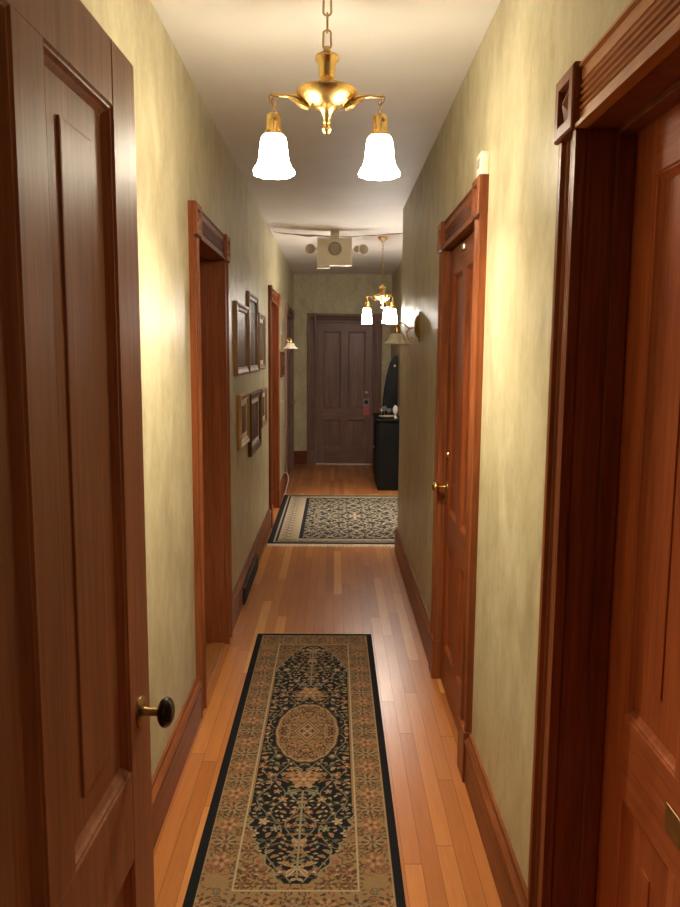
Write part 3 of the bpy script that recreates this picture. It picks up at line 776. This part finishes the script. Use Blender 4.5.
# ------------------------------------------------------------------ lamps
SH = [(0.018, 0.0), (0.034, -0.004), (0.040, -0.012), (0.043, -0.030), (0.046, -0.055), (0.049, -0.078), (0.054, -0.092), (0.062, -0.104), (0.066, -0.112), (0.063, -0.120)]
def shade_rf(j, a): return 1+(0, 0, 0, 0.0, 0.004, 0.012, 0.03, 0.05, 0.055, 0.05)[j]*math.cos(9*a)
def chain(mb, p0, p1, L=0.034, wd=0.010, r=0.0022):
    p0, p1 = Vector(p0), Vector(p1); n = max(1, round((p1-p0).length/(L-2*r-0.002))); d = (p1-p0)/n
    for k in range(n):
        c = p0+d*(k+0.5); h = d.length/2+r*0.9
        sd = Vector((1, 0, 0)) if k % 2 == 0 else Vector((0, 1, 0)); up = d.normalized()
        pts = []
        for q in range(16):
            a = 2*PI*q/16; pts.append(c+sd*math.cos(a)*wd*0.5+up*(math.sin(a)*h*0.35+(h*0.65 if math.sin(a) >= 0 else -h*0.65)))
        mb.tube(pts, r, True, 6)
def chandelier(name, cx, cy, zrim, angs, arm, mat_lit, label, bulb_e, bulb_col, lit_scale=1.0, metal_='brass', droop=0.11, power_r=0.03, shade_k=1.0, capz=0.028, za_off=0.014, cs=1.0, flare=1.0, zk=1.0):
    root = empty(name, (cx, cy, ZC), label, 'ceiling lamp')
    br = M[metal_]
    # canopy at the ceiling
    MB().lathe([(0.055, 0), (0.055, -0.006), (0.048, -0.016), (0.028, -0.032), (0.014, -0.042), (0.006, -0.048)], (cx, cy, ZC), (0, 0, 1), 32).build('canopy', M['brass_old'], root, auto=True)
    mb = MB(); chain(mb, (cx, cy, ZC-0.046), (cx, cy, zrim+capz+0.100), 0.062*cs, 0.024*cs, 0.0034*cs); mb.build('chain', M['brass_old'], root, auto=True)
    prof = [(0.006, 0.105), (0.010, 0.095), (0.014, 0.088), (0.034, 0.078), (0.038, 0.070), (0.036, 0.064), (0.029, 0.058), (0.026, 0.050), (0.025, 0.018), (0.021, 0.010), (0.015, 0.004)]
    prof = [(r, z+capz) for r, z in prof]+[(0.014, 0.004)]
    MB().lathe(prof, (cx, cy, zrim), (0, 0, 1), 40).build('stem_cap', br, root, auto=True)
    bowl = [(0.014, 0.014), (0.045, 0.012), (0.075, 0.008), (0.090, 0.005), (0.094, 0.001), (0.094, -0.003), (0.090, -0.012), (0.082, -0.022), (0.070, -0.033), (0.055, -0.043), (0.040, -0.050), (0.026, -0.056), (0.019, -0.063), (0.014, -0.074), (0.010, -0.084),
            (0.013, -0.087), (0.013, -0.092), (0.008, -0.096), (0.008, -0.100), (0.014, -0.105), (0.016, -0.113), (0.011, -0.123), (0.004, -0.127)]
    MB().lathe(bowl, (cx, cy, zrim), (0, 0, 1), 48).build('bowl', br, root, auto=True)
    for a in angs:
        ca, sa = math.cos(a), math.sin(a); P = lambda r, z: (cx+r*ca, cy+r*sa, z)
        za = zrim-za_off
        am = MB(); am.tube([P(0.075, za-0.004), P(0.09, za-0.002), P(0.11, za+0.001), P(0.13, za+0.002), P(arm, za+0.002), P(arm+0.010, za+0.003)], 0.005, seg=10, rads=[0.010, 0.009, 0.007, 0.0055, 0.0045, 0.006])
        arm_o = am.build('arm', br, root, auto=True)
        lf = MB(); sd = Vector((-sa, ca, 0))
        for k in (-1, 0, 1):
            pts = [Vector(P(0.056, za-0.034))+sd*k*0.010, Vector(P(0.076, za-0.026))+sd*k*0.013, Vector(P(0.100, za-0.010))+sd*k*0.008, Vector(P(0.128, za+0.003))]
            lf.tube(pts, 0.005, seg=8, rads=[0.004, 0.007, 0.005, 0.002])
        lf.build('leaf_bracket', br, arm_o, auto=True)
        ch = MB(); ch.tube([P(arm+0.006, za+0.006), P(arm+0.014, za-0.002), P(arm+0.010, za-0.016), P(arm, za-0.020)], 0.0025, seg=6)
        chain(ch, P(arm, za-0.008), P(arm, za-0.052), 0.02, 0.010, 0.0019); ch.build('arm_chain', M['brass_old'], root, auto=True)
        zt = za-droop
        sock = [(0.004, 0.062), (0.014, 0.060), (0.021, 0.054), (0.0225, 0.045), (0.0225, 0.012), (0.027, 0.006), (0.031, -0.001), (0.031, -0.008), (0.0, -0.009)]
        s_o = MB().lathe(sock, P(arm, zt), (0, 0, 1), 28).build('socket', br, root, auto=True)
        MB().lathe([(0.004, 0), (0.004, 0.012), (0.006, 0.014), (0.006, 0.018)], (P(arm, zt)[0]+0.004, P(arm, zt)[1]-0.022, zt+0.032), (0.2, -1, 0), 10).build('switch', M['brass_old'], s_o, auto=True)
        MB().lathe([((min(r, 0.05)+max(0, r-0.05)*flare)*shade_k, z*zk) for r, z in SH], P(arm, zt-0.004), (0, 0, 1), 72, shade_rf, cap0=True, cap1=False).build('lamp_shade', mat_lit, root, smooth=True, solid=0.002)
        ld = bpy.data.lights.new('bulb_light', 'POINT'); ld.energy = bulb_e; ld.color = bulb_col; ld.shadow_soft_size = 0.03
        lo = bpy.data.objects.new('bulb_light', ld); C.objects.link(lo); lo.parent = root
        lo.location = Vector(P(arm, zt-0.068))-Vector((cx, cy, ZC))
    return root
chandelier('chandelier', -0.031, 2.50, 2.402, [0.0, PI], 0.165, M['lit_near'], 'brass two-light chandelier with glowing bell shades hanging nearest', NEAR_BULB, NEAR_COL, droop=0.11, shade_k=0.95)
chandelier('chandelier', 0.455, 7.62, 2.17, [math.radians(x) for x in (170, 288, 45)], 0.150, M['lit_far'], 'small brass chandelier with glowing shades hanging farther down the hall', FAR_BULB, FAR_COL, droop=0.105, shade_k=0.94, capz=0.0, cs=0.6, flare=0.15, zk=1.25)

chandelier('chandelier', -0.031, -1.1, 2.430, [0.0, PI], 0.178, M['fill_back'], 'added two-light brass fill lamp, unseen behind the photographer', FILL_BULB, FILL_COL, droop=0.105)  # added weak fill light built as a chandelier, out of view

def sconce(cy, z, side, label, L=0.142, rise=1.0, bp=1.0):
    f = right_f if side > 0 else left_f
    root = empty('wall_sconce', f(cy, 0, z), label, 'wall lamp')
    # tear-drop back plate
    mb = MB(f); rs = []
    n = 28
    def ring(k, p):
        out = []
        for q in range(n):
            a = 2*PI*q/n; c_, s_ = math.cos(a), math.sin(a)
            wd = 0.046*(1-0.75*s_*s_*(1 if s_ > 0 else 0.8))*k*bp; out.append((cy+c_*wd, p*bp*0.6, z+0.005*bp+s_*(0.085 if s_ > 0 else 0.098)*k*bp+0.004*math.cos(6*a)*k))
        return out
    mb.rings([ring(1, 0), ring(1, 0.010), ring(0.92, 0.018), ring(0.78, 0.020), ring(0.68, 0.036), ring(0.48, 0.054), ring(0.2, 0.062)], True, True)
    mb.build('back_plate', M['brass_old'], root, auto=True)
    F_ = lambda p, dz: f(cy, p, z+dz)
    mb = MB(); mb.tube([F_(0.04, -0.01), F_(L*0.45, -0.016), F_(L*0.55, -0.008), F_(L*0.68, 0.010*rise), F_(L*0.82, 0.020*rise), F_(L*0.95, 0.016*rise), F_(L, 0.004*rise), F_(L, -0.008)], 0.0055, seg=10)
    mb.build('arm', M['brass'], root, auto=True)
    mb = MB(); mb.tube([F_(0.065, -0.014), F_(0.085, -0.045), F_(0.070, -0.085), F_(0.050, -0.100), F_(0.045, -0.080), F_(0.058, -0.068)], 0.004, seg=8); mb.build('scroll', M['brass'], root, auto=True)
    o = F_(L, -0.045)
    MB().lathe([(0.004, 0.046), (0.013, 0.042), (0.019, 0.034), (0.019, 0.006), (0.026, -0.002), (0.027, -0.010), (0, -0.011)], o, (0, 0, 1), 24).build('socket', M['brass'], root, auto=True)
    P = [(0.020, -0.002), (0.035, -0.005), (0.043, -0.014), (0.046, -0.028), (0.050, -0.042), (0.059, -0.053), (0.067, -0.057), (0.069, -0.066)]
    am = (0, 0, 0.02, 0.04, 0.08, 0.13, 0.16, 0.17)
    MB().lathe(P, o, (0, 0, 1), 72, lambda j, a: 1+am[j]*math.cos(8*a), cap0=True, cap1=False).build('lamp_shade', M['frost'], root, smooth=True, solid=0.0025)
    return root
sconce(4.78, 1.775, 1, 'brass wall sconce with ruffled cream glass shade on right wall')
sconce(8.62, 1.765, -1, 'small brass wall sconce with glass shade on far left wall', L=0.105, rise=0.2, bp=0.5)

# ------------------------------------------------------------------ emergency light on the ceiling
el = empty('emergency_light', (-0.012, 7.28, ZC), 'cream emergency light box with round lens and side lamp heads on the ceiling', 'emergency light')
MB().box(-0.172, 0.148, 7.22, 7.30, 2.405, 2.655).build('housing', M['white_plastic'], el, bevel=0.008)
MB().box(-0.172, -0.055, 7.212, 7.29, 2.380, 2.404).build('battery_tab', M['white_plastic'], el, bevel=0.004)
MB().box(-0.05, 0.03, 7.25, 7.30, 2.654, ZC).build('ceiling_mount', M['white_plastic'], el, bevel=0.004)
MB().lathe([(0.0, 0.016), (0.040, 0.014), (0.056, 0.008), (0.062, 0.0)], (-0.008, 7.221, 2.555), (0, -1, 0), 36).build('round_lens', M['lens_round'], el, auto=True)
for x, r, a in ((-0.235, 0.048, -0.15), (0.195, 0.034, 0.0), (0.255, 0.050, 0.45)):
    o = (x, 7.26, 2.555)
    h = MB().lathe([(0.010, -0.04), (r*0.7, -0.035), (r, -0.008), (r*1.05, 0.0), (r*0.98, 0.004)], o, (a, -1, 0.1), 28).build('lamp_head', M['white_plastic'], el, auto=True)
    MB().lathe([(r*0.92, 0.003), (r*0.7, 0.010), (0.0, 0.014)], o, (a, -1, 0.1), 24).build('lens', M['lens'], h, auto=True)
MB().tube([(-0.24, 7.275, 2.555), (0.25, 7.275, 2.555)], 0.007, seg=8).build('lamp_bracket', M['white_plastic'], el, auto=True)

# small white box over the second right doorway
sb = empty('door_chime', right_f(2.766, 0, 2.2112), 'small white plastic sensor box on top of second right door frame', 'sensor box')
MB(right_f).box(2.722, 2.81, 0.0, 0.028, 2.2125, 2.290).build('case', M['white_box'], sb, bevel=0.004)
MB(right_f).box(2.745, 2.785, 0.028, 0.030, 2.240, 2.270).build('speaker_grille', M['lens_round'], sb, bevel=0.001)

# ------------------------------------------------------------------ pictures on the left wall
def picture(y0, y1, z0, z1, fm, pm, label, fw=0.045, mat_w=0.04, tilt=0.0):
    root = empty('framed_picture', left_f((y0+y1)/2, 0, z0), label, 'picture', 'framed pictures on the left wall')
    mb = MB(left_f)
    def rc(i, p): return [(y0+i, p, z0+i), (y1-i, p, z0+i), (y1-i, p, z1-i), (y0+i, p, z1-i)]
    mb.rings([rc(0, 0.001), rc(0, 0.020), rc(0.004, 0.026), rc(fw*0.35, 0.027), rc(fw*0.6, 0.019), rc(fw*0.8, 0.017), rc(fw*0.9, 0.019), rc(fw, 0.015), rc(fw, 0.004)], True, False)
    mb.build('frame', M[fm], root)
    a = fw+mat_w
    mb = MB(left_f); mb.rings([rc(fw-0.002, 0.008), rc(fw-0.002, 0.010), rc(a, 0.010), rc(a, 0.006)], False, False); mb.build('mat_board', M['mat'], root)
    MB(left_f).box(y0+a-0.002, y1-a+0.002, 0.004, 0.008, z0+a-0.002, z1-a+0.002).build('print', pm, root)
picture(4.58, 5.20, 1.465, 1.905, 'frame_brown', PR[0], 'brown framed grey print, nearest in the upper row of pictures', 0.05, 0.0)
picture(5.24, 5.84, 1.465, 2.015, 'frame_brown', PR[1], 'tallest brown framed pale print, middle of the upper row of pictures', 0.05, 0.0)
picture(5.93, 6.42, 1.475, 1.91, 'frame_brown', PR[2], 'brown framed tan print, farthest in the upper row of pictures', 0.04, 0.03)
picture(4.72, 5.21, 1.005, 1.345, 'frame_gold', PR[3], 'light golden wood framed dark picture, nearest in the lower row', 0.045, 0.035)
picture(5.30, 6.02, 0.885, 1.325, 'frame_dark', PR[4], 'large dark walnut framed picture, middle of the lower row', 0.055, 0.03)
picture(6.10, 6.55, 1.01, 1.32, 'frame_brown', PR[5], 'small brown framed sepia picture, farthest in the lower row', 0.04, 0.035)
picture(8.42, 8.86, 1.34, 1.62, 'frame_dark', PR[4], 'narrow dark framed picture under the far left wall sconce', 0.03, 0.0)
sw = empty('light_switch', left_f(8.95, 0, 1.2), 'white light switch beside the farthest left doorway', 'light switch')
MB(left_f).box(8.92, 8.99, 0, 0.007, 1.32, 1.43).build('plate', M['white_box'], sw, bevel=0.002)
MB(left_f).box(8.945, 8.965, 0.007, 0.02, 1.36, 1.39).build('toggle', M['white_box'], sw, bevel=0.002)
kb = empty('key_hook', left_f(8.55, 0, 1.07), 'small pale round hook on the wall below the far sconce', 'hook')
MB().lathe([(0.012, 0), (0.012, 0.004), (0.005, 0.006), (0.005, 0.022), (0.012, 0.026), (0.010, 0.034), (0.0, 0.036)], left_f(8.55, 0.0, 1.075), (1, 0, 0), 16).build('peg', M['ceramic'], kb, auto=True)
# cord
cd = MB(); pts = []
ctl = [(-0.598, 8.90, 0.21), (-0.575, 8.90, 0.225), (-0.548, 8.88, 0.205), (-0.532, 8.86, 0.15), (-0.545, 8.82, 0.09), (-0.560, 8.78, 0.03), (-0.562, 8.72, 0.005), (-0.585, 8.60, 0.005)]
def crom(P, n=6):
    out = []
    for i in range(len(P)-1):
        p0 = Vector(P[max(i-1, 0)]); p1 = Vector(P[i]); p2 = Vector(P[i+1]); p3 = Vector(P[min(i+2, len(P)-1)])
        for k in range(n):
            t_ = k/n; out.append(0.5*((2*p1)+(p2-p0)*t_+(2*p0-5*p1+4*p2-p3)*t_*t_+(3*p1-p0-3*p2+p3)*t_**3))
    out.append(Vector(P[-1])); return out
cd.tube(crom(ctl), 0.0045, seg=8)
tag(cd.build('power_cord', M['white_cord'], None, origin=(-0.59, 8.85, 0), smooth=True), 'white cord looping from the far left wall to the floor', 'cord')

# ------------------------------------------------------------------ cabinet, mirror and tableware in the alcove
cb_ = empty('console_cabinet', (0.655, 9.45, 0), 'tall narrow black cabinet against the alcove wall at far right', 'cabinet')
MB().box(0.515, 0.774, 8.985, 9.885, 0.0, 0.82).build('body', M['black_paint'], cb_, bevel=0.004)
MB().box(0.488, 0.776, 8.955, 9.905, 0.8205, 0.850).build('top', M['black_paint'], cb_, bevel=0.005)
for y0 in (9.01, 9.445):
    d = MB(); 
    def rcx(i, x, y0=y0): return [(x, y0+i, 0.09+i), (x, y0+0.42-i, 0.09+i), (x, y0+0.42-i, 0.79-i), (x, y0+i, 0.79-i)]
    d.rings([rcx(0, 0.514), rcx(0, 0.500), rcx(0.05, 0.500), rcx(0.056, 0.507)], True, True); do = d.build('cabinet_door', M['black_paint'], cb_)
    MB().lathe([(0.004, 0), (0.004, 0.01), (0.010, 0.014), (0.009, 0.022), (0, 0.024)], (0.500, y0+(0.39 if y0 < 9.2 else 0.03), 0.47), (-1, 0, 0), 14).build('handle', M['brass_old'], do, auto=True)
# black arched screen standing on the cabinet, its straight side against the wall
mr = empty('arched_screen', (0.69, 9.60, 0.851), 'black sail-shaped arched screen standing on the black cabinet', 'screen')
def arch(k, y):
    x0, x1, top = 0.588+k, 0.775-k*0.8, 0.745-k*2.2; out = [(x1, y, 0.851+k)]
    out.append((x0, y, 0.851+k))
    for q in range(1, 17):
        s_ = q/16; out.append((x0+(x1-0.012-x0)*(1-math.sqrt(max(0.0, 1-s_**1.9)))**0.9, y, 0.851+k+(top-k)*s_))
    out.append((x1, y, 0.851+top-0.01)); return out
MB().rings([arch(0, 9.62), arch(0, 9.585), arch(0.012, 9.580), arch(0.022, 9.580), arch(0.026, 9.588)], True, True).build('frame', M['black_paint'], mr)
MB().lathe([(0.016, 0), (0.014, 0.006), (0.006, 0.008), (0, 0.009)], (0.738, 9.588, 1.46), (0, -1, 0), 6).build('gilt_ornament', M['tray_gold'], mr, auto=True)
# dish and glasses
tr = MB().lathe([(0.055, 0.0), (0.062, 0.004), (0.095, 0.020), (0.100, 0.028), (0.096, 0.030), (0.06, 0.010), (0, 0.008)], (0.615, 9.09, 0.8505), (0, 0, 1), 36).build('serving_dish', M['tray_gold'], None, origin=(0.615, 9.09, 0.8505), auto=True)
tag(tr, 'shallow gilt dish on the near end of the black cabinet', 'dish')
gls = [(0.56, 9.27, 0.11), (0.60, 9.31, 0.13), (0.655, 9.30, 0.10)]
gp = [(0.030, 0.0), (0.030, 0.003), (0.004, 0.006), (0.004, 0.055), (0.018, 0.066), (0.028, 0.085), (0.029, 0.105), (0.026, 0.130), (0.0245, 0.130), (0.027, 0.104), (0.026, 0.086), (0.016, 0.070), (0.0, 0.064)]
for (x, y, h), lb in zip(gls, ('stemmed clear glass on the black cabinet nearest the end door', 'tall stemmed clear glass between two others on the black cabinet', 'clear stemmed glass on the cabinet next to the pale ornament')):
    g_ = MB().lathe([(r, z*h/0.13) for r, z in gp], (x, y, 0.8505), (0, 0, 1), 24).build('stemmed_glass', M['glass'], None, origin=(x, y, 0.8505), auto=True)
    tag(g_, lb, 'glass', 'stemmed glasses on the black cabinet')
vs = MB().lathe([(0.024, 0), (0.028, 0.008), (0.012, 0.02), (0.010, 0.045), (0.022, 0.06), (0.032, 0.085), (0.034, 0.11), (0.026, 0.135), (0.012, 0.148), (0.014, 0.156), (0.0, 0.162)], (0.715, 9.06, 0.8505), (0, 0, 1), 28).build('ceramic_ornament', M['ceramic'], None, origin=(0.715, 9.06, 0.8505), auto=True)
tag(vs, 'pale ceramic ornament at the right of the cabinet top', 'ornament')
